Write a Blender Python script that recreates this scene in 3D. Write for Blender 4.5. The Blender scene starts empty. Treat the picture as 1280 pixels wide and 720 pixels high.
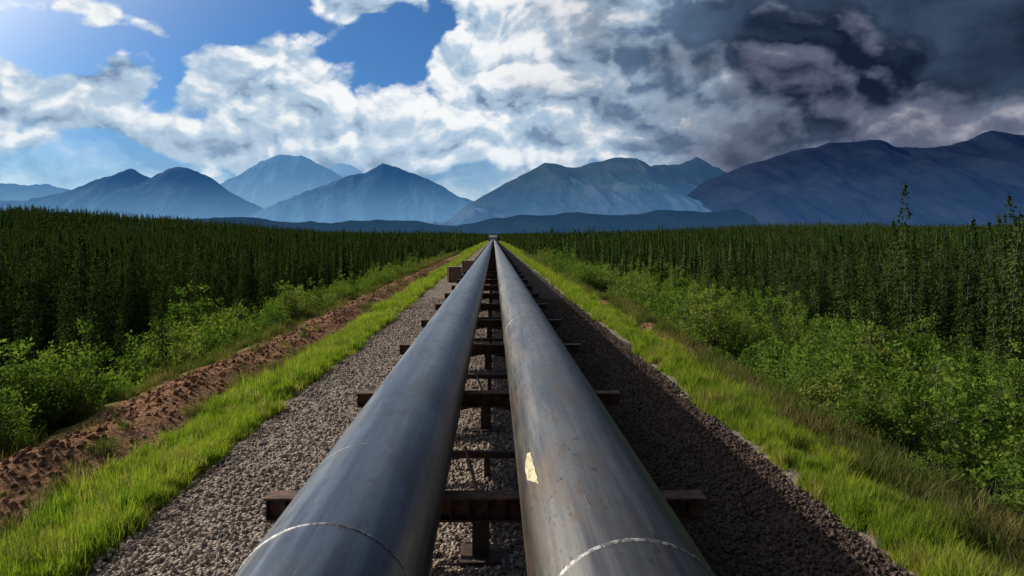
import bpy, math, random
import numpy as np
from mathutils import Vector, Matrix
random.seed(7); rng=np.random.default_rng(7)
scene=bpy.context.scene
CAMZ=3.8; F=850.0; VX=617.0; VY=297.0

# ------------------------------------------------------------------ helpers
def lattice(ix,iy,seed):
    h=(ix.astype(np.int64)*374761393+iy.astype(np.int64)*668265263+seed*1442695041)&0x7fffffff
    h=((h^(h>>13))*1274126177)&0x7fffffff
    h=h^(h>>16)
    return (h&0xffff)/65535.0
def vnoise(x,y,seed=0):
    x=np.asarray(x,float);y=np.asarray(y,float)
    ix=np.floor(x);iy=np.floor(y);fx=x-ix;fy=y-iy
    fx=fx*fx*(3-2*fx);fy=fy*fy*(3-2*fy)
    a=lattice(ix,iy,seed);b=lattice(ix+1,iy,seed);c=lattice(ix,iy+1,seed);d=lattice(ix+1,iy+1,seed)
    return (a*(1-fx)+b*fx)*(1-fy)+(c*(1-fx)+d*fx)*fy
def fbm(x,y,seed=0,o=5):
    s=0;a=.5;t=0
    for i in range(o):
        s=s+a*vnoise(x,y,seed+i*17);t+=a;a*=.5;x=x*2.03+5.1;y=y*2.03+3.7
    return s/t
def ridged(x,y,seed=0,o=5):
    s=0;a=.5;t=0
    for i in range(o):
        s=s+a*(1-np.abs(2*vnoise(x,y,seed+i*17)-1));t+=a;a*=.5;x=x*2.1+5.1;y=y*2.1+3.7
    return s/t
def sstep(a,b,x):
    t=np.clip((x-a)/(b-a),0,1);return t*t*(3-2*t)

def mesh_obj(name,verts,faces,mats=(),smooth=False,midx=None,loc=(0,0,0)):
    me=bpy.data.meshes.new(name)
    me.from_pydata([tuple(v) for v in verts],[],[tuple(f) for f in faces])
    for m in mats: me.materials.append(m)
    if midx is not None: me.polygons.foreach_set('material_index',np.array(midx,dtype=np.int32))
    if smooth: me.polygons.foreach_set('use_smooth',np.ones(len(me.polygons),dtype=bool))
    me.update()
    ob=bpy.data.objects.new(name,me); ob.location=loc
    scene.collection.objects.link(ob); return ob
def grid_faces(nx,ny):
    i,j=np.meshgrid(np.arange(nx-1),np.arange(ny-1),indexing='xy')
    a=(j*nx+i).ravel();return np.stack([a,a+1,a+nx+1,a+nx],1)
def grid_obj(name,X,Y,Z,mat,smooth=True):
    ny,nx=X.shape
    v=np.stack([X.ravel(),Y.ravel(),Z.ravel()],1)
    f=grid_faces(nx,ny)
    return mesh_obj(name,v.tolist(),f.tolist(),[mat],smooth)

# node helper
class S:
    def __init__(s,nt,sock): s.nt=nt;s.s=sock
    def _m(s,op,o=None,o2=None,clamp=False):
        n=s.nt.nodes.new('ShaderNodeMath');n.operation=op;n.use_clamp=clamp
        for i,q in enumerate((s,o,o2)):
            if q is None: continue
            if isinstance(q,S): s.nt.links.new(q.s,n.inputs[i])
            else: n.inputs[i].default_value=q
        return S(s.nt,n.outputs[0])
    def __add__(s,o): return s._m('ADD',o)
    def __sub__(s,o): return s._m('SUBTRACT',o)
    def __mul__(s,o): return s._m('MULTIPLY',o)
    def __truediv__(s,o): return s._m('DIVIDE',o)
    def ss(s,a,b,lo=0.,hi=1.):
        n=s.nt.nodes.new('ShaderNodeMapRange');n.interpolation_type='SMOOTHSTEP'
        s.nt.links.new(s.s,n.inputs[0])
        for i,v in zip((1,2,3,4),(a,b,lo,hi)): n.inputs[i].default_value=v
        return S(s.nt,n.outputs[0])
    def clamp(s): return s._m('ADD',0.0,clamp=True)
def mixc(nt,f,a,b,mode='MIX'):
    n=nt.nodes.new('ShaderNodeMix');n.data_type='RGBA';n.blend_type=mode
    for i,q in ((0,f),(6,a),(7,b)):
        if isinstance(q,S): nt.links.new(q.s,n.inputs[i])
        elif isinstance(q,(int,float)): n.inputs[i].default_value=q
        else: n.inputs[i].default_value=(*q,1)
    return S(nt,n.outputs[2])
def noise(nt,vec,scale,detail=4,rough=.5,dist=0.,col=False):
    n=nt.nodes.new('ShaderNodeTexNoise')
    if vec is not None: nt.links.new(vec.s,n.inputs['Vector'])
    n.inputs['Scale'].default_value=scale;n.inputs['Detail'].default_value=detail
    n.inputs['Roughness'].default_value=rough;n.inputs['Distortion'].default_value=dist
    return S(nt,n.outputs['Color' if col else 'Fac'])
def voro(nt,vec,scale,feature='F1',out='Distance'):
    n=nt.nodes.new('ShaderNodeTexVoronoi');n.feature=feature
    nt.links.new(vec.s,n.inputs['Vector']);n.inputs['Scale'].default_value=scale
    return S(nt,n.outputs[out])
def vmul(nt,v,k):
    n=nt.nodes.new('ShaderNodeVectorMath');n.operation='MULTIPLY';nt.links.new(v.s,n.inputs[0]);n.inputs[1].default_value=k
    return S(nt,n.outputs[0])
def newmat(name):
    m=bpy.data.materials.new(name);m.use_nodes=True;nt=m.node_tree;nt.nodes.clear()
    out=nt.nodes.new('ShaderNodeOutputMaterial');p=nt.nodes.new('ShaderNodeBsdfPrincipled')
    nt.links.new(p.outputs[0],out.inputs[0])
    g=nt.nodes.new('ShaderNodeNewGeometry')
    return m,nt,p,S(nt,g.outputs['Position']),out
def setin(nt,p,name,v):
    if isinstance(v,S): nt.links.new(v.s,p.inputs[name])
    elif isinstance(v,(tuple,list)): p.inputs[name].default_value=(*v,1)
    else: p.inputs[name].default_value=v
def bump(nt,p,h,strength=.5,dist=.02):
    b=nt.nodes.new('ShaderNodeBump');b.inputs['Strength'].default_value=strength;b.inputs['Distance'].default_value=dist
    nt.links.new(h.s,b.inputs['Height']);nt.links.new(b.outputs[0],p.inputs['Normal'])
def objrand(nt):
    return S(nt,nt.nodes.new('ShaderNodeObjectInfo').outputs['Random'])
def sepxyz(nt,v):
    n=nt.nodes.new('ShaderNodeSeparateXYZ');nt.links.new(v.s,n.inputs[0]);return [S(nt,o) for o in n.outputs]
def comb(nt,x,y,z=None):
    n=nt.nodes.new('ShaderNodeCombineXYZ')
    for i,q in enumerate((x,y,z)):
        if isinstance(q,S): nt.links.new(q.s,n.inputs[i])
        elif q is not None: n.inputs[i].default_value=q
    return S(nt,n.outputs[0])

# ------------------------------------------------------------------ materials
def foliage_mat(name,c1,c2,c3,transl=.3,nscale=1.3,c4=None):
    m,nt,p,pos,out=newmat(name)
    nt.nodes.remove(p)
    r=objrand(nt); n=noise(nt,pos,nscale,2)
    c=mixc(nt,r,c1,c2); c=mixc(nt,n.ss(.4,.7),c,c3)
    if c4: c=mixc(nt,(r*7.31)._m('FRACT').ss(.80,.9),c,c4)
    d=nt.nodes.new('ShaderNodeBsdfDiffuse');nt.links.new(c.s,d.inputs[0])
    t=nt.nodes.new('ShaderNodeBsdfTranslucent');nt.links.new(mixc(nt,1.0,c,(1.25,1.3,.8),'MULTIPLY').s,t.inputs[0])
    mx=nt.nodes.new('ShaderNodeMixShader');mx.inputs[0].default_value=transl
    nt.links.new(d.outputs[0],mx.inputs[1]);nt.links.new(t.outputs[0],mx.inputs[2]);nt.links.new(mx.outputs[0],out.inputs[0])
    return m
M_spruce=foliage_mat('spruce_needles',(.017,.038,.012),(.058,.090,.022),(.070,.098,.026),.28,.25)
M_shrub=foliage_mat('shrub_leaves',(.06,.12,.020),(.12,.19,.030),(.16,.225,.04),.42,1.0,(.17,.20,.05))
M_grass=foliage_mat('grass_blades',(.13,.22,.020),(.21,.30,.032),(.29,.34,.045),.45,.6,(.30,.28,.09))
M_meadow=foliage_mat('meadow_blades',(.06,.095,.02),(.11,.14,.035),(.19,.17,.06),.35,.8,(.22,.18,.09))
def simple(name,c1,c2,scale=8,rough=.8,metal=0,b=.3):
    m,nt,p,pos,out=newmat(name)
    n=noise(nt,pos,scale,5,.6)
    setin(nt,p,'Base Color',mixc(nt,n.ss(.35,.65),c1,c2));setin(nt,p,'Roughness',rough);setin(nt,p,'Metallic',metal)
    bump(nt,p,n,b,.02);return m
M_bark=simple('bark',(.045,.035,.025),(.09,.075,.06),20)
M_rust=simple('rusty_steel',(.045,.028,.02),(.16,.078,.042),9,.8,.1)
M_rustd=simple('dark_steel',(.03,.022,.018),(.085,.048,.030),9,.75,.2)
M_wood=simple('weathered_wood',(.16,.09,.05),(.24,.15,.09),6)
M_white=simple('painted_panel',(.30,.31,.32),(.42,.42,.42),1,.5)
M_roof=simple('roof_sheet',(.2,.22,.24),(.28,.29,.30),1,.5)
M_dark=simple('dark_glass',(.02,.025,.03),(.03,.035,.04),1,.2)
M_yellow=simple('yellow_marking_paint',(.28,.24,.13),(.62,.56,.34),18,.6,0,.1)

def stone_mat(name,c1,c2,c3,shade=None):
    m,nt,p,pos,out=newmat(name);nt.nodes.remove(p)
    r=objrand(nt);n=noise(nt,pos,30,3)
    c=mixc(nt,r,c1,c2);c=mixc(nt,n.ss(.5,.75),c,c3)
    if shade:
        X_,Y_,Z_=sepxyz(nt,pos);f=(X_+(noise(nt,pos,.9,3)-.5)*1.0).ss(.2,.9)*X_.ss(4.9,4.3,.65,1)  # pipes' cast shadow painted into the stone colour, weaker at its outer edge
        c=mixc(nt,f,c,mixc(nt,1.0,c,shade,'MULTIPLY'))
    d=nt.nodes.new('ShaderNodeBsdfDiffuse');nt.links.new(c.s,d.inputs[0]);nt.links.new(d.outputs[0],out.inputs[0])
    return m
SHADE_TINT=(.23,.21,.20)  # multiplier for the pipe shadow painted on the gravel
M_stone=stone_mat('gravel_rock',(.19,.15,.12),(.43,.35,.285),(.53,.45,.38),SHADE_TINT)
M_rubble=stone_mat('brown_rock',(.13,.066,.038),(.26,.145,.09),(.33,.215,.14))

M_gravel,nt,p,pos,out=newmat('gravel_surface')
c=voro(nt,pos,21,out='Color');d=voro(nt,pos,21)
sx=sepxyz(nt,c)[0]
col=mixc(nt,sx,(.16,.125,.098),(.43,.355,.29))
big=noise(nt,pos,.5,5,.6)
col=mixc(nt,big.ss(.35,.7,0,.5),col,(.32,.25,.18))
col=mixc(nt,d.ss(.35,.8),col,(.07,.056,.046))
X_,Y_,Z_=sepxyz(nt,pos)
col=mixc(nt,(X_+(noise(nt,pos,.9,3)-.5)*1.0).ss(.2,.9)*X_.ss(4.9,4.3,.65,1),col,mixc(nt,1.0,col,SHADE_TINT,'MULTIPLY'))  # same pipe shadow painted into the bed colour
setin(nt,p,'Base Color',col);setin(nt,p,'Roughness',.92);p.inputs['Specular IOR Level'].default_value=.15
h=(d*-1.0)+noise(nt,pos,6,4)*.8
bump(nt,p,h,1.0,.05)

M_terr,nt,p,pos,out=newmat('terrain_surface')
x,y,z=sepxyz(nt,pos)
w=(noise(nt,pos,.6,4,.6)-.5)*1.8
xw=x+w
fine=noise(nt,pos,9,5,.65); med=noise(nt,pos,1.2,4,.6); big=noise(nt,vmul(nt,pos,(.02,.02,.0)),1.0,5,.6)
grass=mixc(nt,fine.ss(.3,.7),(.07,.085,.022),(.19,.19,.05))
dirt=mixc(nt,fine.ss(.35,.65),(.13,.066,.038),(.30,.18,.11))
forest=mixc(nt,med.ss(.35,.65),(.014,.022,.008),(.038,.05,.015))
gravel=mixc(nt,fine.ss(.3,.7),(.14,.11,.085),(.30,.25,.195))
far=mixc(nt,big.ss(.4,.65),(.008,.016,.007),(.020,.033,.012))
dl=xw.ss(-10.2,-9.4)*xw.ss(-6.3,-6.8)
far_fade=y.ss(110,190,1,0)
dr=xw.ss(6.0,6.8)*xw.ss(10.,8.6)*(y+w*5).ss(20,28)*(y+w*5).ss(70,50)*.95
dmask=(dl*far_fade+dr).clamp()
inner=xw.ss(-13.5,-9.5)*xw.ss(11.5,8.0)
grass=mixc(nt,med.ss(.55,.68,0,.7),grass,dirt)
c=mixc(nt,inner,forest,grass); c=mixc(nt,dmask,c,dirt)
c=mixc(nt,(x+w*.3).ss(-5.1,-4.75)*(x+w*.3).ss(5.2,4.85),c,gravel)
c=mixc(nt,y.ss(200,600),c,far)
setin(nt,p,'Base Color',c);setin(nt,p,'Roughness',1.0);p.inputs['Specular IOR Level'].default_value=0
bump(nt,p,(fine+med*.5)*y.ss(60,250,1,0),.9,.08)

# ------------------------------------------------------------------ terrain
def zt(x,y):
    x=np.asarray(x,float);y=np.asarray(y,float)
    e=(fbm(x*.35,y*.35,3)-.5)
    zl=-.3*sstep(-4.9,-6.6,x)-.25*sstep(-8,-9.4,x)-3.3*sstep(-9.5,-14.8,x)
    berm=.30*np.exp(-((x+8.0)/1.0)**2)*(.1+1.5*fbm(x*1.3,y*.9,9))*sstep(170,110,y)
    zr=-.7*sstep(4.95,7.2,x)-3.2*sstep(7,13.5,x)
    patch=.6*np.exp(-((x-7.8)/1.0)**2-((y-38)/13)**2)
    base=zl+zr+berm+patch
    off=sstep(4.9,6.5,np.abs(x))
    base=base+e*off*.45+ (fbm(x*1.7,y*1.7,5)-.5)*.28*off
    out=sstep(12,30,np.abs(x))
    base=base+(fbm(x*.02,y*.02,21)-.5)*3.0*out
    hill=33*sstep(-60,-560,x+ (fbm(x*.004,y*.004,31)-.5)*140)*np.exp(-((y-760)/260.)**2)
    hill2=17*sstep(60,450,x)*np.exp(-((y-1000)/380.)**2)*(.4+1.1*fbm(x*.006,y*.006,33))
    swell=3.8*out*sstep(90,260,y)*(fbm(x*.008,y*.006,37))
    rise=18*sstep(750,2600,y)+70*sstep(2500,6000,y)*(fbm(x*.0012,y*.0012,41)*.8)
    return base+hill+hill2+rise+swell-.02
g=[16.0]
while g[-1]<11000: g.append(g[-1]*1.10+.1)
g=np.array(g[1:]); xs=np.concatenate([-g[::-1],np.arange(-16,16.01,.25),g])
ys=list(np.arange(-20,60,.4))
while ys[-1]<12000: ys.append(ys[-1]*1.03+.1)
ys=np.array(ys)
X,Y=np.meshgrid(xs,ys)
Z=zt(X,Y); Z[np.abs(X)<4.6]-=.04
grid_obj('terrain',X,Y,Z,M_terr)
xs=np.linspace(-1,1,61); ysg=list(np.arange(-20,70,.35))
while ysg[-1]<730: ysg.append(ysg[-1]*1.02)
ysg=np.array(ysg)
XX,YY=np.meshgrid(xs,ysg)
edge=4.85+(fbm(YY*.8,YY*0+np.sign(XX)*7,12)-.5)*.7
Xg=XX*edge
Zg=.02+(fbm(Xg*2.2,YY*2.2,14)-.5)*.10-.12*sstep(.94,1,np.abs(XX))
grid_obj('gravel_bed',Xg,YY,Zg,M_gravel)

# ------------------------------------------------------------------ pipes
def pipe_mat(name,c1,c2,grime,gamt,spk,r0):
    m,nt,p,pos,out=newmat(name)
    st=noise(nt,vmul(nt,pos,(3.0,.12,3.0)),2.5,7,.65)
    st2=noise(nt,vmul(nt,pos,(1,.5,1)),1.8,8,.72,.4)
    st3=noise(nt,vmul(nt,pos,(2.2,.8,2.2)),5.0,6,.75)
    sp=noise(nt,pos,34,4,.7)
    scr=noise(nt,vmul(nt,pos,(14,.35,14)),5,3,.6)
    c=mixc(nt,st.ss(.35,.65),c1,c2)
    c=mixc(nt,(st2.ss(.47,.64)*gamt),c,grime)
    c=mixc(nt,st3.ss(.56,.66)*(gamt*.7),c,(.028,.024,.022))
    c=mixc(nt,scr.ss(.66,.74)*.45,c,(.38,.37,.36))
    c=mixc(nt,sp.ss(.60,.72)*spk,c,(.02,.02,.02))
    setin(nt,p,'Base Color',c);setin(nt,p,'Metallic',.85)
    setin(nt,p,'Roughness',(st2*.28+st*.15+st3*.15+r0).clamp())
    bump(nt,p,st2+sp*.25+st3*.35,.16,.01)
    return m
M_p1=pipe_mat('blue_steel',(.065,.078,.10),(.15,.17,.205),(.085,.074,.064),.5,.4,.09)
M_p2=pipe_mat('weathered_steel',(.068,.067,.068),(.175,.165,.15),(.13,.096,.068),.9,.6,.12)
M_weld,nt,p,pos,out=newmat('weld_bead')
n=noise(nt,pos,30,5,.7)
setin(nt,p,'Base Color',mixc(nt,n.ss(.45,.62),(.10,.10,.105),(.42,.41,.39)));setin(nt,p,'Roughness',.55);setin(nt,p,'Metallic',.3)
bump(nt,p,n,.4,.01)
R=.61
def pipe(name,x0,seams,mat):
    ysr=[(-12.,0.,0)]
    for s,wd,hh in seams:
        ysr+= [(s-wd-.03,0,0),(s-wd-.002,0,0),(s-wd,0,1),(s-wd*.4,hh,1),(s+wd*.4,hh,1),(s+wd,0,0),(s+wd+.002,0,0),(s+wd+.03,0,0)]
    ysr.append((705.,0,0))
    n=128;v=[];f=[];mi=[]
    for (yv,dr,mt) in ysr:
        for k in range(n):
            a=2*math.pi*k/n;v.append((x0+(R+dr)*math.cos(a),yv,1.39+(R+dr)*math.sin(a)))
    for r in range(len(ysr)-1):
        for k in range(n):
            f.append((r*n+k,r*n+(k+1)%n,(r+1)*n+(k+1)%n,(r+1)*n+k));mi.append(ysr[r][2])
    return mesh_obj(name,v,f,[mat,M_weld],True,mi)
s1=[(-7.7,.02,.006),(4.28,.011,.006),(5.95,.004,.0012)]+[(16.3+12*i,.014,.005) for i in range(50)]
s2=[(-7.7,.02,.006),(4.05,.017,.008),(10.4,.005,.0012)]+[(16.1+12*i,.016,.006) for i in range(50)]
pipe('steel_pipe',-1.08,s1,M_p1)
pipe('steel_pipe.001',.854,s2,M_p2)
v=[];f=[]
for i in range(15):
    t=i/14;yv=5.62+.9*t
    wdt=12*min(1,2.2*t+.25)*min(1,2.5*(1-t)+.35)
    for j in range(7):
        s=j/6;a=math.radians(90+52+3*t+wdt*s+.3*math.sin(t*23+j))
        v.append((.854+(R+.003)*math.cos(a),yv+.10*s,1.39+(R+.003)*math.sin(a)))
for i in range(14):
    for j in range(6): f.append((i*7+j,i*7+j+1,i*7+j+8,i*7+j+7))
mesh_obj('yellow_paint_mark',v,f,[M_yellow],True)

# ------------------------------------------------------------------ supports
class B:
    def __init__(s): s.v=[];s.f=[];s.m=[]
    def box(s,x0,x1,y0,y1,z0,z1,mi=0):
        b=len(s.v)
        s.v+=[(x0,y0,z0),(x1,y0,z0),(x1,y1,z0),(x0,y1,z0),(x0,y0,z1),(x1,y0,z1),(x1,y1,z1),(x0,y1,z1)]
        for q in ((0,3,2,1),(4,5,6,7),(0,1,5,4),(1,2,6,5),(2,3,7,6),(3,0,4,7)): s.f.append(tuple(b+i for i in q));s.m.append(mi)
    def strut(s,a,b_,w,mi=0):
        a=Vector(a);b_=Vector(b_);d=(b_-a).normalized();u=d.cross(Vector((0,1,0)));
        if u.length<.1:u=d.cross(Vector((1,0,0)))
        u.normalize();w2=d.cross(u)
        k=len(s.v)
        for q in (a,b_):
            for su,sw in ((-1,-1),(1,-1),(1,1),(-1,1)): s.v.append(tuple(q+u*su*w+w2*sw*w))
        for q in ((0,1,2,3),(7,6,5,4),(0,4,5,1),(1,5,6,2),(2,6,7,3),(3,7,4,0)): s.f.append(tuple(k+i for i in q));s.m.append(mi)
b=B()
zt_=.76
L0,L1=-2.68,2.48
b.box(L0,L1,-.13,.13,zt_-.025,zt_)
b.box(L0,L1,-.012,.012,zt_-.255,zt_-.027)
b.box(L0,L1,-.13,.13,zt_-.28,zt_-.257)
xx=L0+.02
while xx<L1:
    b.box(xx,xx+.016,-.118,.118,zt_-.252,zt_-.03,1); xx+=.215
for cx in (-1.08,.854):
    for k in range(13):
        a0=math.radians(-90-52+k*8);a1=a0+math.radians(8)
        pts=[]
        for a,r in ((a0,.614),(a1,.614),(a1,.65),(a0,.65)):
            pts.append((cx+r*math.cos(a),1.39+r*math.sin(a)))
        kk=len(b.v)
        for yv in (-.11,.11):
            for q in pts:b.v.append((q[0],yv,q[1]))
        for q in ((0,1,2,3),(7,6,5,4),(0,4,5,1),(2,6,7,3),(1,5,6,2),(3,7,4,0)): b.f.append(tuple(kk+i for i in q));b.m.append(1)
    for sx in (-.36,.36):
        b.box(cx+sx-.015,cx+sx+.015,-.1,.1,zt_+.001,zt_+.13,1)
for cx in (-2.2,-.15,2.0):
    b.box(cx-.1,cx+.1,-.10,-.085,-.1,zt_-.282,1);b.box(cx-.1,cx+.1,.085,.1,-.1,zt_-.282,1);b.box(cx-.01,cx+.01,-.083,.083,-.1,zt_-.282,1)
    b.box(cx-.24,cx+.24,-.24,.24,-.1,.07,1)
b.strut((-2.1,.16,.1),(-.35,.16,.46),.03,1);b.strut((-.05,.16,.46),(1.9,.16,.1),.03,1)
sup=mesh_obj('pipe_support',b.v,b.f,[M_rust,M_rustd],False,b.m,(0,8.05,0))
supy=[2.5,13.4,19.4,25.2]
while supy[-1]<690: supy.append(supy[-1]+6.0)
for i,yv in enumerate(supy):
    o=bpy.data.objects.new('pipe_support',sup.data);o.location=(0,yv,0);scene.collection.objects.link(o)
b=B()
for i,yv in enumerate(np.arange(10.7,690,6.0)):
    b.box(-1.9,1.7,yv-.05,yv+.05,.34,.44,0); 
    for cx in (-1.5,-.1,1.3): b.box(cx-.05,cx+.05,yv-.04,yv+.04,-.1,.338,0)
    b.strut((-.45,yv+.1,.47),(-.05,yv-2.2,.05),.018,0)
mesh_obj('cross_tie_frame',b.v,b.f,[M_rustd],False,b.m)

def crate(loc,w,d,h,rz):
    b=B();n=5
    for i in range(n):
        z0=h*i/n+.01;z1=h*(i+1)/n-.02
        b.box(-w/2,w/2,-d/2,-d/2+.03,z0,z1);b.box(-w/2,w/2,d/2-.03,d/2,z0,z1)
        b.box(-w/2,-w/2+.03,-d/2+.032,d/2-.032,z0,z1);b.box(w/2-.03,w/2,-d/2+.032,d/2-.032,z0,z1)
    for sx in(-1,1):
        for sy in (-1,1):
            cx=sx*(w/2+.01);cy=sy*(d/2+.01);b.box(cx-.06,cx+.06,cy-.06,cy+.06,0,h+.02)
    for i in range(6): b.box(-w/2+w*i/6+.01,-w/2+w*(i+1)/6-.01,-d/2,d/2,h+.022,h+.05)
    o=mesh_obj('wooden_crate',b.v,b.f,[M_wood],False,b.m,loc);o.rotation_euler[2]=rz
crate((-3.35,58,.03),1.0,1.1,1.25,.15);crate((-2.35,66,.03),1.0,1.2,1.5,-.2)

e=bpy.data.objects.new('pump_station',None);e.location=(0,715,0);scene.collection.objects.link(e)
def part(nm,bb,m):
    o=mesh_obj(nm,bb.v,bb.f,[m],False,bb.m);o.parent=e
b=B();b.box(-4.5,3.5,0,8,0,4.0);part('walls',b,M_white)
b=B();b.v=[(-4.9,-.5,4.02),(3.9,-.5,4.02),(3.9,8.5,4.02),(-4.9,8.5,4.02),(-4.9,4,6.6),(3.9,4,6.6)];b.f=[(0,1,5,4),(2,3,4,5),(0,4,3),(1,2,5),(0,3,2,1)];b.m=[0]*5;part('roof',b,M_roof)
b=B();
for k in (-3.2,2.2): b.box(k-.6,k+.6,-.06,-.01,2.2,3.4)
part('windows',b,M_dark)
b=B();b.box(-1.5,.5,-.08,-.01,0,3.2);part('door',b,M_roof)
b=B();b.box(1.5,2.1,3,3.6,5.6,10);part('stack',b,M_roof)

# ------------------------------------------------------------------ vegetation templates
def spruce(name,H,W,seed,loc):
    r=random.Random(seed);v=[];f=[];mi=[]
    n=6;rows=5
    for i in range(rows+1):
        t=i/rows;rad=.075*(1-t)+.006
        for k in range(n):
            a=2*math.pi*k/n;v.append((rad*math.cos(a)+.03*math.sin(3*t),rad*math.sin(a),H*.98*t-.3*(1-t)))
    for i in range(rows):
        for k in range(n): f.append((i*n+k,i*n+(k+1)%n,(i+1)*n+(k+1)%n,(i+1)*n+k));mi.append(1)
    z=.35
    while z<H-.06:
        t=z/H
        nb=r.randint(5,8) if t<.85 else 5
        Lm=W*((1-t)**.92)*(.75+.25*min(1,t*5))+.05
        a0=r.random()*6.28
        lob=r.uniform(.70,1.2)
        for q in range(nb):
            if r.random()<.06: continue
            a=a0+q*6.283/nb+r.uniform(-.3,.3);L=Lm*r.uniform(.6,1.2)*lob
            droop=r.uniform(-.55,-.15) if t<.8 else r.uniform(-.1,.5)
            d=Vector((math.cos(a),math.sin(a),droop)).normalized();side=Vector((-math.sin(a),math.cos(a),0))
            o=Vector((0,0,z+r.uniform(-.05,.05)))
            k=max(1,int(L/.19))
            for j in range(1,k+1):
                s=j/k;c=o+d*L*s+Vector((0,0,.22*L*s*s))
                ln=(.22*(1-s)+.095)*r.uniform(.8,1.3)*(1 if t<.85 else .7)
                for sg in (-1,1):
                    tip=c+side*sg*ln+d*ln*.75+Vector((0,0,r.uniform(-.10,.02)))
                    w=.07
                    b0=len(v);v.extend([tuple(c-d*w*1.3),tuple(tip),tuple(c+d*w)]);f.append((b0,b0+1,b0+2));mi.append(0)
                if r.random()<.5:
                    b0=len(v);v.extend([tuple(c-d*.07),tuple(c+d*.07),tuple(c+side*r.uniform(-.05,.05)-Vector((0,0,r.uniform(.08,.19))))]);f.append((b0,b0+1,b0+2));mi.append(0)
            c=o+d*L+Vector((0,0,.22*L));b0=len(v);v.extend([tuple(c-d*.12-side*.04),tuple(c-d*.12+side*.04),tuple(c+d*.1)]);f.append((b0,b0+1,b0+2));mi.append(0)
        z+=r.uniform(.12,.18)
    for k in range(4):
        a=k*1.57;b0=len(v);v.extend([(0.04*math.cos(a),.04*math.sin(a),H-.4),(-.04*math.cos(a),-.04*math.sin(a),H-.4),(0,0,H+.25)]);f.append((b0,b0+1,b0+2));mi.append(0)
    return mesh_obj(name,v,f,[M_spruce,M_bark],False,mi,loc)
def spruce_lod(name,H,W,seed,loc,dz,nb):
    r=random.Random(seed);v=[];f=[];mi=[]
    for k in range(3):
        a=k*2.094;v.append((.05*math.cos(a),.05*math.sin(a),-.3))
    v.append((0,0,H*.97))
    for k in range(3): f.append((k,(k+1)%3,3));mi.append(0)
    z=.4
    while z<H-.1:
        t=z/H;Lm=W*((1-t)**.9)+.05;a0=r.random()*6.28;lob=r.uniform(.7,1.25)
        for q in range(nb):
            a=a0+q*6.283/nb+r.uniform(-.35,.35);L=Lm*r.uniform(.65,1.2)*lob
            d=Vector((math.cos(a),math.sin(a),0));side=Vector((-math.sin(a),math.cos(a),0))
            o=Vector((0,0,z+dz*.55));tip=o+d*L-Vector((0,0,dz*r.uniform(.6,1.2)));wd=L*r.uniform(.32,.5)
            mid=o.lerp(tip,.6)
            b0=len(v);v.extend([tuple(o),tuple(mid+side*wd-Vector((0,0,.05))),tuple(tip),tuple(mid-side*wd-Vector((0,0,.05)))]);f.append((b0,b0+1,b0+2,b0+3));mi.append(0)
        z+=dz*r.uniform(.8,1.2)
    for a in (0,1.57):
        b0=len(v);v.extend([(.08*math.cos(a),.08*math.sin(a),H-.6),(-.08*math.cos(a),-.08*math.sin(a),H-.6),(0,0,H+.3)]);f.append((b0,b0+1,b0+2));mi.append(0)
    return mesh_obj(name,v,f,[M_spruce,M_bark],False,mi,loc)
def leafclump(v,f,mi,c,rad,n,r,size):
    for _ in range(n):
        while True:
            q=Vector((r.uniform(-1,1),r.uniform(-1,1),r.uniform(-1,1)))
            if q.length<1: break
        p_=c+q*rad
        d=Vector((r.uniform(-1,1),r.uniform(-1,1),r.uniform(-.5,.9))).normalized()
        u=d.cross(Vector((r.uniform(-1,1),r.uniform(-1,1),r.uniform(-1,1))))
        if u.length<.05: continue
        u.normalize();s=size*r.uniform(.6,1.3)
        b0=len(v);v.extend([tuple(p_),tuple(p_+d*s*.5+u*s*.3),tuple(p_+d*s),tuple(p_+d*s*.5-u*s*.3)]);f.append((b0,b0+1,b0+2,b0+3));mi.append(0)
def stick(v,f,mi,a,b_,r0,r1):
    d=(b_-a).normalized();u=d.orthogonal().normalized();w=d.cross(u);k=len(v)
    for q,rr in ((a,r0),(b_,r1)):
        for i in range(3):
            an=i*math.pi*2/3;v.append(tuple(q+(u*math.cos(an)+w*math.sin(an))*rr))
    for i in range(3): f.append((k+i,k+(i+1)%3,k+3+(i+1)%3,k+3+i));mi.append(1)
def shrub(name,H,W,seed,loc,leaves=34,clumps=48):
    r=random.Random(seed);v=[];f=[];mi=[]
    for i in range(clumps):
        a=r.uniform(0,6.283);rr=W*math.sqrt(r.random())
        hmax=H*math.sqrt(max(0,1-(rr/(W*1.08))**2))*r.uniform(.7,1.15)
        z=hmax*(1-.6*r.random()**1.6)
        c=Vector((rr*math.cos(a),rr*math.sin(a),max(.08,z)))
        b0=Vector((c.x*.15,c.y*.15,-.15));mid=b0.lerp(c,.55)+Vector((0,0,.1*H))
        stick(v,f,mi,b0,mid,.018,.011);stick(v,f,mi,mid,c,.011,.004)
        leafclump(v,f,mi,c,r.uniform(.14,.26),leaves,r,.10)
    return mesh_obj(name,v,f,[M_shrub,M_bark],False,mi,loc)
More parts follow.
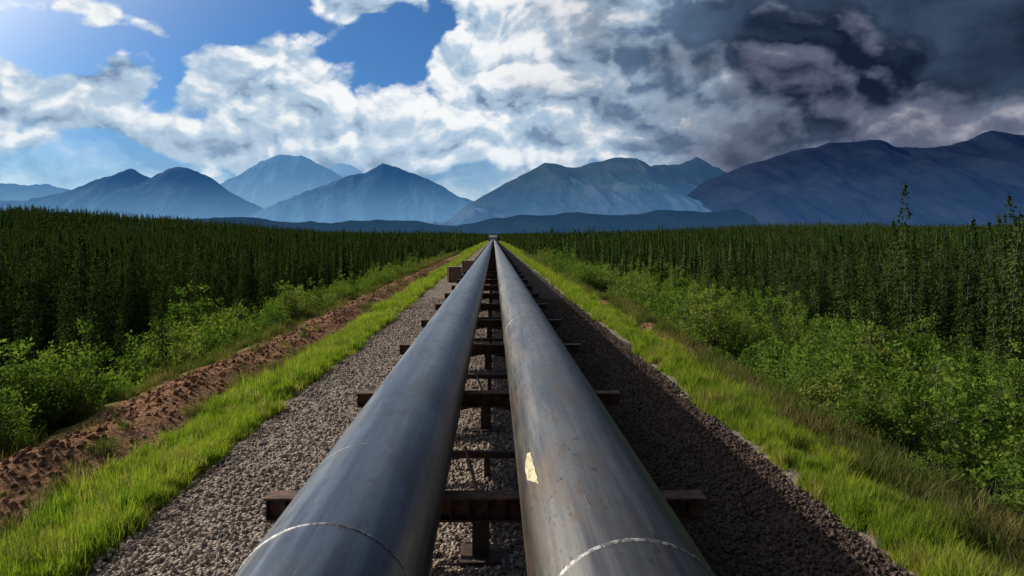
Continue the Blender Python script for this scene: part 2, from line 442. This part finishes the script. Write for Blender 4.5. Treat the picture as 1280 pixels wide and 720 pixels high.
def tuft(name,n,H,spread,seed,loc,mat):
    r=random.Random(seed);v=[];f=[]
    for i in range(n):
        a=r.uniform(0,6.283);rr=spread*math.sqrt(r.random());b0=Vector((rr*math.cos(a),rr*math.sin(a),-.03))
        la=r.uniform(0,6.283);lean=Vector((math.cos(la),math.sin(la),0))*r.uniform(.05,.6);h=H*r.uniform(.4,1.2)
        side=Vector((-math.sin(la+r.uniform(-1,1)),math.cos(la),0)).normalized()*.007
        p1=b0+Vector((0,0,h*.55))+lean*h*.35;p2=b0+Vector((0,0,h))+lean*h
        k=len(v);v.extend([tuple(b0-side),tuple(b0+side),tuple(p1+side*.8),tuple(p1-side*.8),tuple(p2)])
        f.append((k,k+1,k+2,k+3));f.append((k+3,k+2,k+4))
    return mesh_obj(name,v,f,[mat],False,None,loc)
def stone(name,seed,mat,loc,sz):
    import bmesh
    bm=bmesh.new();bmesh.ops.create_icosphere(bm,subdivisions=2,radius=sz)
    r=random.Random(seed)
    pl=[(Vector((r.uniform(-1,1),r.uniform(-1,1),r.uniform(-1,1))).normalized(),r.uniform(.55,.8)) for _ in range(7)]
    for vv in bm.verts:
        q=vv.co/sz
        for nrm,dd in pl:
            k=q.dot(nrm)
            if k>dd: q=q-nrm*(k-dd)
        vv.co=Vector((q.x*1.15,q.y,q.z*.75))*sz
    me=bpy.data.meshes.new(name);bm.to_mesh(me);bm.free();me.materials.append(mat)
    o=bpy.data.objects.new(name,me);o.location=loc;scene.collection.objects.link(o);return o

def zf(x,y): return float(zt(x,y))
spr=[spruce('spruce_tree',6.0,.84,1,(-14.5,17,zf(-14.5,17))),spruce('spruce_tree',5.6,.72,2,(19,34,zf(19,34))),spruce('spruce_tree',6.4,.95,3,(-16.5,29,zf(-16.5,29))),spruce('spruce_tree',5.2,.64,4,(21.5,45,zf(21.5,45)))]
sprm=[spruce_lod('spruce_tree',6.0,.80,5,(-30,110,zf(-30,110)),.3,6),spruce_lod('spruce_tree',5.5,.66,6,(40,120,zf(40,120)),.3,6)]
sprf=[spruce_lod('spruce_tree',6.0,.80,7,(-90,300,zf(-90,300)),.8,5),spruce_lod('spruce_tree',5.4,.7,8,(120,320,zf(120,320)),.8,5)]
shr=[shrub('shrub',1.5,1.1,11,(9.5,12,zf(9.5,12))),shrub('shrub',1.9,1.0,12,(-11.5,17,zf(-11.5,17))),shrub('shrub',1.2,1.3,13,(11,20,zf(11,20))),shrub('shrub',2.3,1.1,14,(13,25,zf(13,25)),34,62)]
gr=[tuft('grass_tuft',55,.27,.17,21,(-5.5,6.5,zf(-5.5,6.5)),M_grass),tuft('grass_tuft',50,.19,.19,22,(5.6,8,zf(5.6,8)),M_grass),tuft('grass_tuft',40,.40,.11,23,(-5.9,8,zf(-5.9,8)),M_grass)]
mg=[tuft('meadow_grass',50,.45,.25,31,(8,9,zf(8,9)),M_meadow),tuft('meadow_grass',50,.34,.3,32,(-9.3,13,zf(-9.3,13)),M_meadow)]
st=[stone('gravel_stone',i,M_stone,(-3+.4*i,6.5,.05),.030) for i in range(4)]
rb=[stone('rubble_rock',10+i,M_rubble,(-7.5-.1*i,12+.5*i,zf(-7.5-.1*i,12+.5*i)+.02),.09) for i in range(3)]

# ------------------------------------------------------------------ scattering
def scatter(name,pts,scl,rot,idx,temps):
    n=len(pts);me=bpy.data.meshes.new(name);me.vertices.add(n)
    me.vertices.foreach_set('co',np.asarray(pts,dtype=np.float32).ravel())
    a=me.attributes.new('scl','FLOAT_VECTOR','POINT');a.data.foreach_set('vector',np.asarray(scl,dtype=np.float32).ravel())
    a=me.attributes.new('rotv','FLOAT_VECTOR','POINT');a.data.foreach_set('vector',np.asarray(rot,dtype=np.float32).ravel())
    a=me.attributes.new('pick','INT','POINT');a.data.foreach_set('value',np.asarray(idx,dtype=np.int32))
    ob=bpy.data.objects.new(name,me);scene.collection.objects.link(ob)
    ng=bpy.data.node_groups.new(name+'_gn','GeometryNodeTree')
    ng.interface.new_socket('Geometry',in_out='INPUT',socket_type='NodeSocketGeometry')
    ng.interface.new_socket('Geometry',in_out='OUTPUT',socket_type='NodeSocketGeometry')
    gi=ng.nodes.new('NodeGroupInput');go=ng.nodes.new('NodeGroupOutput')
    j=ng.nodes.new('GeometryNodeJoinGeometry')
    for t in temps:
        oi=ng.nodes.new('GeometryNodeObjectInfo');oi.transform_space='ORIGINAL';oi.inputs['Object'].default_value=t;oi.inputs['As Instance'].default_value=True
        ng.links.new(oi.outputs['Geometry'],j.inputs[0])
    ip=ng.nodes.new('GeometryNodeInstanceOnPoints');ip.inputs['Pick Instance'].default_value=True
    def attr(nm,dt):
        q=ng.nodes.new('GeometryNodeInputNamedAttribute');q.data_type=dt;q.inputs['Name'].default_value=nm
        return [o for o in q.outputs if o.enabled][0]
    ng.links.new(gi.outputs[0],ip.inputs['Points']);ng.links.new(j.outputs[0],ip.inputs['Instance'])
    ng.links.new(attr('pick','INT'),ip.inputs['Instance Index'])
    ng.links.new(attr('rotv','FLOAT_VECTOR'),ip.inputs['Rotation']);ng.links.new(attr('scl','FLOAT_VECTOR'),ip.inputs['Scale'])
    ng.links.new(ip.outputs[0],go.inputs[0])
    m=ob.modifiers.new('scatter','NODES');m.node_group=ng
    return ob
def rots(n,tilt=.05):
    return np.stack([rng.normal(0,tilt,n),rng.normal(0,tilt,n),rng.uniform(0,6.283,n)],1)
def inview(x,y,m=25): return np.abs(x)<(.85*np.maximum(y,0)+m)

P=[];Sc=[];LD=[]
def forest(y0,y1,dens,hm,wm,lod,side=25):
    hw=.85*y1+side;A=2*hw*(y1-y0);n=int(A*dens)
    x=rng.uniform(-hw,hw,n);y=rng.uniform(y0,y1,n)
    k=inview(x,y,side)
    er=20.5+ (fbm(y*.05,y*0+3,51)-.5)*9;el=-16-(fbm(y*.05,y*0+9,52)-.5)*8
    er=er-7*sstep(50,200,y);el=el+4.5*sstep(50,200,y)
    inside=(x>er)|(x<el)
    band=((x>12)&(x<=er)|(x<-11)&(x>=el))&(rng.random(n)<.13)
    k&=(inside|band)
    k&=~((fbm(x*.03,y*.03,61)>.63)&(y>130))
    x=x[k];y=y[k];n=len(x)
    h=(.62+.52*rng.random(n)**1.6+.20*(rng.random(n)>.95))*hm*(.74+.5*fbm(x*.06,y*.06,71));h=np.where(((x<er[k])&(x>el[k])),h*.55,h)
    P.append(np.stack([x,y,zt(x,y)-.05],1));ww=h**.7*rng.uniform(.7,1.25,n)*wm
    Sc.append(np.stack([ww,ww,h],1));LD.append(np.full(n,lod))
forest(-12,70,.42,1.16,.98,0)
forest(70,190,.32,1.19,1.05,1)
forest(190,480,.11,1.30,1.4,2)
forest(480,1700,.024,1.6,2.4,2)
P=np.concatenate(P);Sc=np.concatenate(Sc);LD=np.concatenate(LD)
print('trees',len(P),[(LD==q).sum() for q in range(3)])
for q,nm,tt in ((0,'spruce_forest',spr),(1,'spruce_forest',sprm),(2,'spruce_forest',sprf)):
    k=LD==q;n=int(k.sum());scatter(nm,P[k],Sc[k],rots(n,.035),rng.integers(0,len(tt),n),tt)

n=11000;y=rng.uniform(-6,170,n)*rng.random(n)**.45;x=rng.uniform(-24,24,n)
cl=fbm(x*.25,y*.25,81)
k=(((x>7.7)&(x<23))|((x<-10.4)&(x>-19)))&(cl>np.where(x>0,.42,.43))
k&=~((x>0)&(x<10.0)&(y>22)&(y<62))
x=x[k];y=y[k];n=len(x)
edgef=np.clip(np.minimum(np.abs(x-6.4),np.abs(x+9.2))/3.2,.4,1)
s=(.55+1.1*rng.random(n)**1.7)*edgef
scatter('shrub_thicket',np.stack([x,y,zt(x,y)],1),np.stack([s,s,s*rng.uniform(.8,1.25,n)],1),rots(n,.1),rng.integers(0,4,n),shr)
print('shrubs',n)

def strip(x0,x1,y0,y1,n,s0,s1,noise_cut=0):
    y=y0+(y1-y0)*rng.random(n);x=rng.uniform(x0,x1,n)+(fbm(y*.5,y*0+x0,91)-.5)*.9
    q=fbm(x*.9,y*.9,93);k=q>noise_cut;x=x[k];y=y[k];q=q[k];n=len(x)
    s=rng.uniform(s0,s1,n)*(.55+.9*q);return np.stack([x,y,zt(x,y)],1),s
A=[strip(-6.5,-4.7,1,16,5200,.45,.95,.35),strip(-6.5,-4.75,16,45,4200,.6,1.15,.34),strip(-6.6,-4.9,45,160,3500,.9,1.7,.33),strip(-7.5,-5,160,650,2000,2,3.5),
   strip(4.8,6.8,1,16,5200,.45,.95,.36),strip(4.85,6.9,16,45,4200,.6,1.2,.35),strip(5,7.1,45,160,3500,.9,1.8,.33),strip(5,8.5,160,650,2000,2,3.5)]
P=np.concatenate([a[0] for a in A]);s=np.concatenate([a[1] for a in A]);n=len(P)
scatter('grass_verge',P,np.stack([s,s,s*rng.uniform(.5,1.25,n)],1),rots(n,.14),rng.integers(0,3,n),gr)
A=[strip(6.6,10.,0,22,2600,.6,1.4,.38),strip(7.,10.,22,62,1100,.6,1.3,.47),strip(10,17,3,60,2500,.8,1.6,.38),strip(-11.5,-9.9,3,80,2300,.5,1.2,.42),strip(-16,-10.8,6,60,1800,.8,1.6,.38),strip(7.,12,60,200,2000,1.5,2.6),strip(-12,-9.9,80,200,1500,1.5,2.6),strip(-9.4,-6.6,2,70,450,.3,.8,.50),strip(-6.9,-5,1,30,500,.5,.9,.45),strip(4.9,7,1,30,500,.5,.9,.45)]
P=np.concatenate([a[0] for a in A]);s=np.concatenate([a[1] for a in A]);n=len(P)
scatter('meadow_vegetation',P,np.stack([s,s,s],1),rots(n,.15),rng.integers(0,2,n),mg)

n=60000;y=2+40*rng.random(n)**1.8;x=rng.uniform(-5.15,5.15,n)
s=rng.uniform(.5,1.25,n)**1.4*(1+y*.012)
z=.02+(fbm(x*2.2,y*2.2,14)-.5)*.10-.12*sstep(.94,1,np.abs(x)/4.85)
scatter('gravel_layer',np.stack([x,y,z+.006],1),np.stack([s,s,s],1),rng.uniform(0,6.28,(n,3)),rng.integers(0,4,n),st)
n=16000;y=3+110*rng.random(n)**1.5;x=-8.1+rng.normal(0,.85,n)
n2=2200;y=np.concatenate([y,rng.normal(38,10,n2)]);x=np.concatenate([x,rng.normal(7.8,.9,n2)]);n+=n2
s=.16+rng.random(n)**4*.8
scatter('rubble_berm',np.stack([x,y,zt(x,y)],1),np.stack([s,s,s],1),rng.uniform(0,6.28,(n,3)),rng.integers(0,3,n),rb)

# ------------------------------------------------------------------ mountains
def mtn_mat(name,rock,green,haze_lo,haze_hi,zmax):
    m,nt,p,pos,out=newmat(name)
    n=noise(nt,vmul(nt,pos,(.0022,.0022,.004)),1.0,8,.62)
    c=mixc(nt,n.ss(.42,.62),green,rock)
    setin(nt,p,'Base Color',c);setin(nt,p,'Roughness',1.0);p.inputs['Specular IOR Level'].default_value=0
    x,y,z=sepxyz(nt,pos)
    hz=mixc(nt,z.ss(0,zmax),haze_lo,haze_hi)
    setin(nt,p,'Emission Color',hz);p.inputs['Emission Strength'].default_value=1.0  # aerial haze painted on as a glow, graded by height
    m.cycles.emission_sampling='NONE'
    bump(nt,p,n,.6,60);return m
def mountain(name,pts,D,W,mat,seed,amp=.38):
    px=np.array([q[0] for q in pts],float);py=np.array([q[1] for q in pts],float)
    nx=460;nt_=72
    u=np.linspace(px[0],px[-1],nx);cr=np.interp(u,px,py)
    ker=np.hanning(7);ker/=ker.sum();cr=np.convolve(np.pad(cr,3,mode='edge'),ker,'valid')
    Xc=(u-VX)/F*D;H=(VY-cr)/F*D+CAMZ
    H=H+(fbm(Xc*.006,Xc*0,seed+5)-.5)*.05*D*.22
    t=np.linspace(-1,.8,nt_);T,Xg=np.meshgrid(t,Xc,indexing='ij')
    a=np.abs(T)
    warp=(fbm(Xg*.0012,T*1.7,seed)-.5)*900*a
    Hg=np.interp((Xg+warp).ravel(),Xc,H).reshape(Xg.shape)
    f=(1-a)**1.15
    sp=ridged(Xg*.0021+T*.8,T*1.0,seed+50,6)
    Zm=Hg*f+ (sp-.62)*Hg.max()*amp*4*f*(1-f)+ (fbm(Xg*.008,T*8,seed+70)-.5)*Hg.max()*.06*np.minimum(1,a*6)
    Zm=np.minimum(Zm,Hg*f**.35)-25*a
    Yg=D+T*W
    return grid_obj(name,Xg,Yg,Zm,mat)
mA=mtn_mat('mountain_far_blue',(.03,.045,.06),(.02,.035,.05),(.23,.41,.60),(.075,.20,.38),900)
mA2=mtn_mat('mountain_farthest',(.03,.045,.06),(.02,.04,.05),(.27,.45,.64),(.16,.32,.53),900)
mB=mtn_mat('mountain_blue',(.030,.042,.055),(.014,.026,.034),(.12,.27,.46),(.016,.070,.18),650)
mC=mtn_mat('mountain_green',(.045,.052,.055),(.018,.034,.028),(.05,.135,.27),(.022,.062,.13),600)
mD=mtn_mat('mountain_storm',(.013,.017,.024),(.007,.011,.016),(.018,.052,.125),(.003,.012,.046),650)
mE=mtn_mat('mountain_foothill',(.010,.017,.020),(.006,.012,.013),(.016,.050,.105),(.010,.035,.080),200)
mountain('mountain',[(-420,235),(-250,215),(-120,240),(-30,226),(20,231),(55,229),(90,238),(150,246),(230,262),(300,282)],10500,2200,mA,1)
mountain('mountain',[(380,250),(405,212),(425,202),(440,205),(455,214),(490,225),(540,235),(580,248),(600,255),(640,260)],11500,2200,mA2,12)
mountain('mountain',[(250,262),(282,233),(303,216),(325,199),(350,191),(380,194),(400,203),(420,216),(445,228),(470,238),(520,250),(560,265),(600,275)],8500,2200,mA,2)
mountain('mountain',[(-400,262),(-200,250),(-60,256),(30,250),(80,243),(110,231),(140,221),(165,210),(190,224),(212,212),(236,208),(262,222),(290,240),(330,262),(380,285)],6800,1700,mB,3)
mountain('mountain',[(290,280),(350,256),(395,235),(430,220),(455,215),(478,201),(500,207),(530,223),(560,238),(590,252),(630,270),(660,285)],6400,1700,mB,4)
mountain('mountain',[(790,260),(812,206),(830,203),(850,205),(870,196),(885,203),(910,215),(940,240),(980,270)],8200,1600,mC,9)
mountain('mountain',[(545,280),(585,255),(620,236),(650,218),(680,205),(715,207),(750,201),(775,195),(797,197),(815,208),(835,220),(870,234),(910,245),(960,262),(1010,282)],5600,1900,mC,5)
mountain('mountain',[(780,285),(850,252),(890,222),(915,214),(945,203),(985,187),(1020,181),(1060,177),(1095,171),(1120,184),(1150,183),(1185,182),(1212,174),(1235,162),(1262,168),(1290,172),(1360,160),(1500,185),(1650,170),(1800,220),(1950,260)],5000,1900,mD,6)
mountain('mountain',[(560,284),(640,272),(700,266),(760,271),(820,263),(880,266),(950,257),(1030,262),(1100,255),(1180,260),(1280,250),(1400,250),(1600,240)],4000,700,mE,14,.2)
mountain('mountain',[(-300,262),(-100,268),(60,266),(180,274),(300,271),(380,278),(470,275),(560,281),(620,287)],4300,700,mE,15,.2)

# ------------------------------------------------------------------ sun + world
tosun=Vector((-1.62,.95,1.0)).normalized()
el=math.asin(tosun.z);az=math.atan2(tosun.x,tosun.y)
sd=bpy.data.lights.new('sun','SUN');sd.energy=5.0;sd.angle=math.radians(.6);sd.color=(1,.91,.77)
so=bpy.data.objects.new('sun',sd);so.rotation_euler=tosun.to_track_quat('Z','Y').to_euler();scene.collection.objects.link(so)

def n2d(nt,vec,scale,detail,rough,col=False):
    n=nt.nodes.new('ShaderNodeTexNoise');n.noise_dimensions='2D';nt.links.new(vec.s,n.inputs['Vector'])
    n.inputs['Scale'].default_value=scale;n.inputs['Detail'].default_value=detail;n.inputs['Roughness'].default_value=rough
    return S(nt,n.outputs['Color' if col else 'Fac'])
def v2d(nt,vec,scale):
    n=nt.nodes.new('ShaderNodeTexVoronoi');n.voronoi_dimensions='2D';nt.links.new(vec.s,n.inputs['Vector']);n.inputs['Scale'].default_value=scale
    d=S(nt,n.outputs['Distance']);return (d*d)*-1.0+1.0
w=bpy.data.worlds.new('World');scene.world=w;w.use_nodes=True;nt=w.node_tree;nt.nodes.clear()
w.cycles.sampling_method='MANUAL';w.cycles.sample_map_resolution=512
out=nt.nodes.new('ShaderNodeOutputWorld')
sky=nt.nodes.new('ShaderNodeTexSky');sky.sky_type='NISHITA';sky.sun_disc=False;sky.sun_elevation=el;sky.sun_rotation=az%(2*math.pi)
sky.dust_density=.6;sky.ozone_density=2.5
tc=nt.nodes.new('ShaderNodeTexCoord');D_=S(nt,tc.outputs['Generated'])
dx,dy,dz=sepxyz(nt,D_)
skyc=mixc(nt,1.0,S(nt,sky.outputs[0]),(.027,.054,.086),'MULTIPLY')
wn=noise(nt,D_,3.0,4,.6)
front=(dy-dz*.6).ss(.75,.35)
msk=wn.ss(.42,.58)*front
cloudw=mixc(nt,dx.ss(-.4,.4),(.50,.52,.56),(.04,.045,.065))
c=mixc(nt,msk,skyc,cloudw)
c=mixc(nt,dx.ss(-.05,.5)*front*.85,c,(.028,.033,.05))  # unseen right side of the sky darkened for contrast in pipe reflections
dv=nt.nodes.new('ShaderNodeVectorMath');dv.operation='DOT_PRODUCT';nt.links.new(D_.s,dv.inputs[0]);dv.inputs[1].default_value=tuple(tosun)
dp=S(nt,dv.outputs['Value'])._m('MAXIMUM',0.0)
gl=(dp._m('POWER',24.0)*4.2+dp._m('POWER',6.0)*.45)*(dy-dz*.6).ss(.85,.45)  # glow around the sun, added out of view to give the pipes highlights
glc=mixc(nt,1.0,(1,.95,.86),comb(nt,gl,gl,gl),'MULTIPLY')
c=mixc(nt,1.0,c,glc,'ADD')
bg1=nt.nodes.new('ShaderNodeBackground');bg1.inputs['Strength'].default_value=1.0
nt.links.new(c.s,bg1.inputs[0]);nt.links.new(bg1.outputs[0],out.inputs[0])

RD=16000.
az_=np.linspace(math.radians(-50),math.radians(50),420);ev=np.linspace(-.02,.50,170)
Ug,Vg=np.meshgrid(az_,ev)
WX=(fbm(Ug*6+3,Vg*9+1,201,6)-.5)*.24;WY=(fbm(Ug*6+13,Vg*9+7,202,6)-.5)*.15
Uw=Ug+WX;Vw=Vg+WY
def gs(px,py,rx,ry,amp):
    t=(px-VX)/F;u0=math.atan(t);cc=math.cos(u0);v0=(VY-py)/F*cc
    return amp*np.exp(-((Uw-u0)/(rx/F*cc*cc))**2-((Vw-v0)/(ry/F*cc))**2)
def gsum(base,lst): return base+sum(gs(*q) for q in lst)
C=gsum(-.075,[(60,120,130,60,.30),(80,0,120,14,.16),(330,90,150,50,.18),(440,0,70,20,.2),(270,12,80,26,-.25),(525,45,50,40,-.26),(110,40,70,18,-.14),(205,90,25,50,-.12),
  (640,80,90,110,.35),(900,40,260,150,.8),(1250,80,300,220,.9),(500,170,130,40,.18),(230,195,300,35,.14),(900,-120,500,120,.4)])
Br=gsum(.60,[(80,0,150,20,.15),(650,60,90,120,.34),(540,140,110,50,.12),(60,200,300,40,-.10),(850,15,100,60,-.42),(1010,10,270,62,-.42),(1180,75,220,48,-.50),(1250,15,180,60,-.38),(1150,152,150,18,.14),(930,175,160,25,-.16),(760,150,70,35,-.06),(900,100,120,25,-.10)])
# storm-side blend field: ragged diagonal front instead of a straight line
ST=sstep(-.02,.36,Uw*1.0+(fbm(Ug*9,Vg*12,301,6)-.5)*.30+(Vg-.15)*.15)
fade=sstep(-math.radians(50),-math.radians(44),Ug)*sstep(math.radians(50),math.radians(44),Ug)*sstep(.50,.42,Vg)
cosel=1/np.sqrt(1+Vg**2)
DX=RD*np.sin(Ug)*cosel;DY=RD*np.cos(Ug)*cosel;DZ=RD*Vg*cosel+CAMZ
M_sky=bpy.data.materials.new('sky_clouds');M_sky.use_nodes=True;nt=M_sky.node_tree;nt.nodes.clear();M_sky.cycles.emission_sampling='NONE'
out=nt.nodes.new('ShaderNodeOutputMaterial')
dome=grid_obj('sky',DX,DY,DZ,M_sky)
for nm,arr in (('cover',C),('bright',Br),('su',Ug),('sv',Vg),('fade',fade),('storm',ST)):
    a=dome.data.attributes.new(nm,'FLOAT','POINT');a.data.foreach_set('value',arr.ravel().astype(np.float32))
def at(nm):
    n=nt.nodes.new('ShaderNodeAttribute');n.attribute_name=nm;return S(nt,n.outputs['Fac'])
U=at('su');V=at('sv')
g=bpy.data.node_groups.new('cloud_noise','ShaderNodeTree')
g.interface.new_socket('P',in_out='INPUT',socket_type='NodeSocketVector');g.interface.new_socket('N',in_out='OUTPUT',socket_type='NodeSocketFloat')
gi=g.nodes.new('NodeGroupInput');go=g.nodes.new('NodeGroupOutput')
Pp=S(g,gi.outputs[0])
wn=n2d(g,Pp,4.5,5,.58,True)
vm=g.nodes.new('ShaderNodeVectorMath');vm.operation='MULTIPLY_ADD';g.links.new(wn.s,vm.inputs[0]);vm.inputs[1].default_value=(.15,.15,.0);g.links.new(Pp.s,vm.inputs[2])
Pw=S(g,vm.outputs[0])
res=n2d(g,Pw,3.4,9,.56)*.62+v2d(g,Pw,6.2)*.19+v2d(g,Pw,15.)*.13+v2d(g,Pw,37.)*.055
g.links.new(res.s,go.inputs[0])
def cn(vec):
    n=nt.nodes.new('ShaderNodeGroup');n.node_tree=g;nt.links.new(vec.s,n.inputs[0]);return S(nt,n.outputs[0])
VS=1.4
OU,OV=3.37,1.61
n0=cn(comb(nt,U+OU,V*VS+OV)); n1=cn(comb(nt,U+(OU+.009),V*VS+(OV+.024)))
n_=n0+at('cover')
alpha=n_.ss(.585,.675)
thick=n_.ss(.60,.95)
rt=(at('storm')+(n0-.66)*1.2*at('storm')).clamp()
Lk=(n0-n1)*(rt*-3.0+5.6)
br=(at('bright')+Lk-thick*.16+(n0-.66)*rt*.8).clamp()
shadowc=mixc(nt,rt,(.15,.25,.40),(.008,.014,.036))
midc=mixc(nt,rt,(.42,.56,.71),(.115,.13,.195))
litc=mixc(nt,rt,(.93,.95,.96),(.56,.55,.61))
cc=mixc(nt,br.ss(0,.5),shadowc,midc);cc=mixc(nt,br.ss(.45,1.0),cc,litc)
hazec=mixc(nt,U.ss(-.05,.42),(.50,.68,.84),(.11,.14,.23))
hz=V.ss(.20,.0)
em=nt.nodes.new('ShaderNodeEmission');nt.links.new(mixc(nt,hz*.5,cc,hazec).s,em.inputs[0])
tr=nt.nodes.new('ShaderNodeBsdfTransparent')
mx=nt.nodes.new('ShaderNodeMixShader')
al=(alpha._m('MAXIMUM',hz*.75)).clamp()*at('fade')
nt.links.new(al.s,mx.inputs[0]);nt.links.new(tr.outputs[0],mx.inputs[1]);nt.links.new(em.outputs[0],mx.inputs[2])
nt.links.new(mx.outputs[0],out.inputs[0])

# ------------------------------------------------------------------ camera
cd=bpy.data.cameras.new('camera');cam=bpy.data.objects.new('camera',cd);scene.collection.objects.link(cam)
cd.sensor_width=36;cd.lens=F/1280*36;cd.shift_x=(640-VX)/1280;cd.shift_y=-(360-VY)/1280
cam.location=(0,0,CAMZ);cam.rotation_euler=(math.pi/2,0,0);cd.clip_start=.1;cd.clip_end=40000
scene.camera=cam
scene.view_settings.view_transform='Standard';scene.view_settings.look='None';scene.view_settings.exposure=0
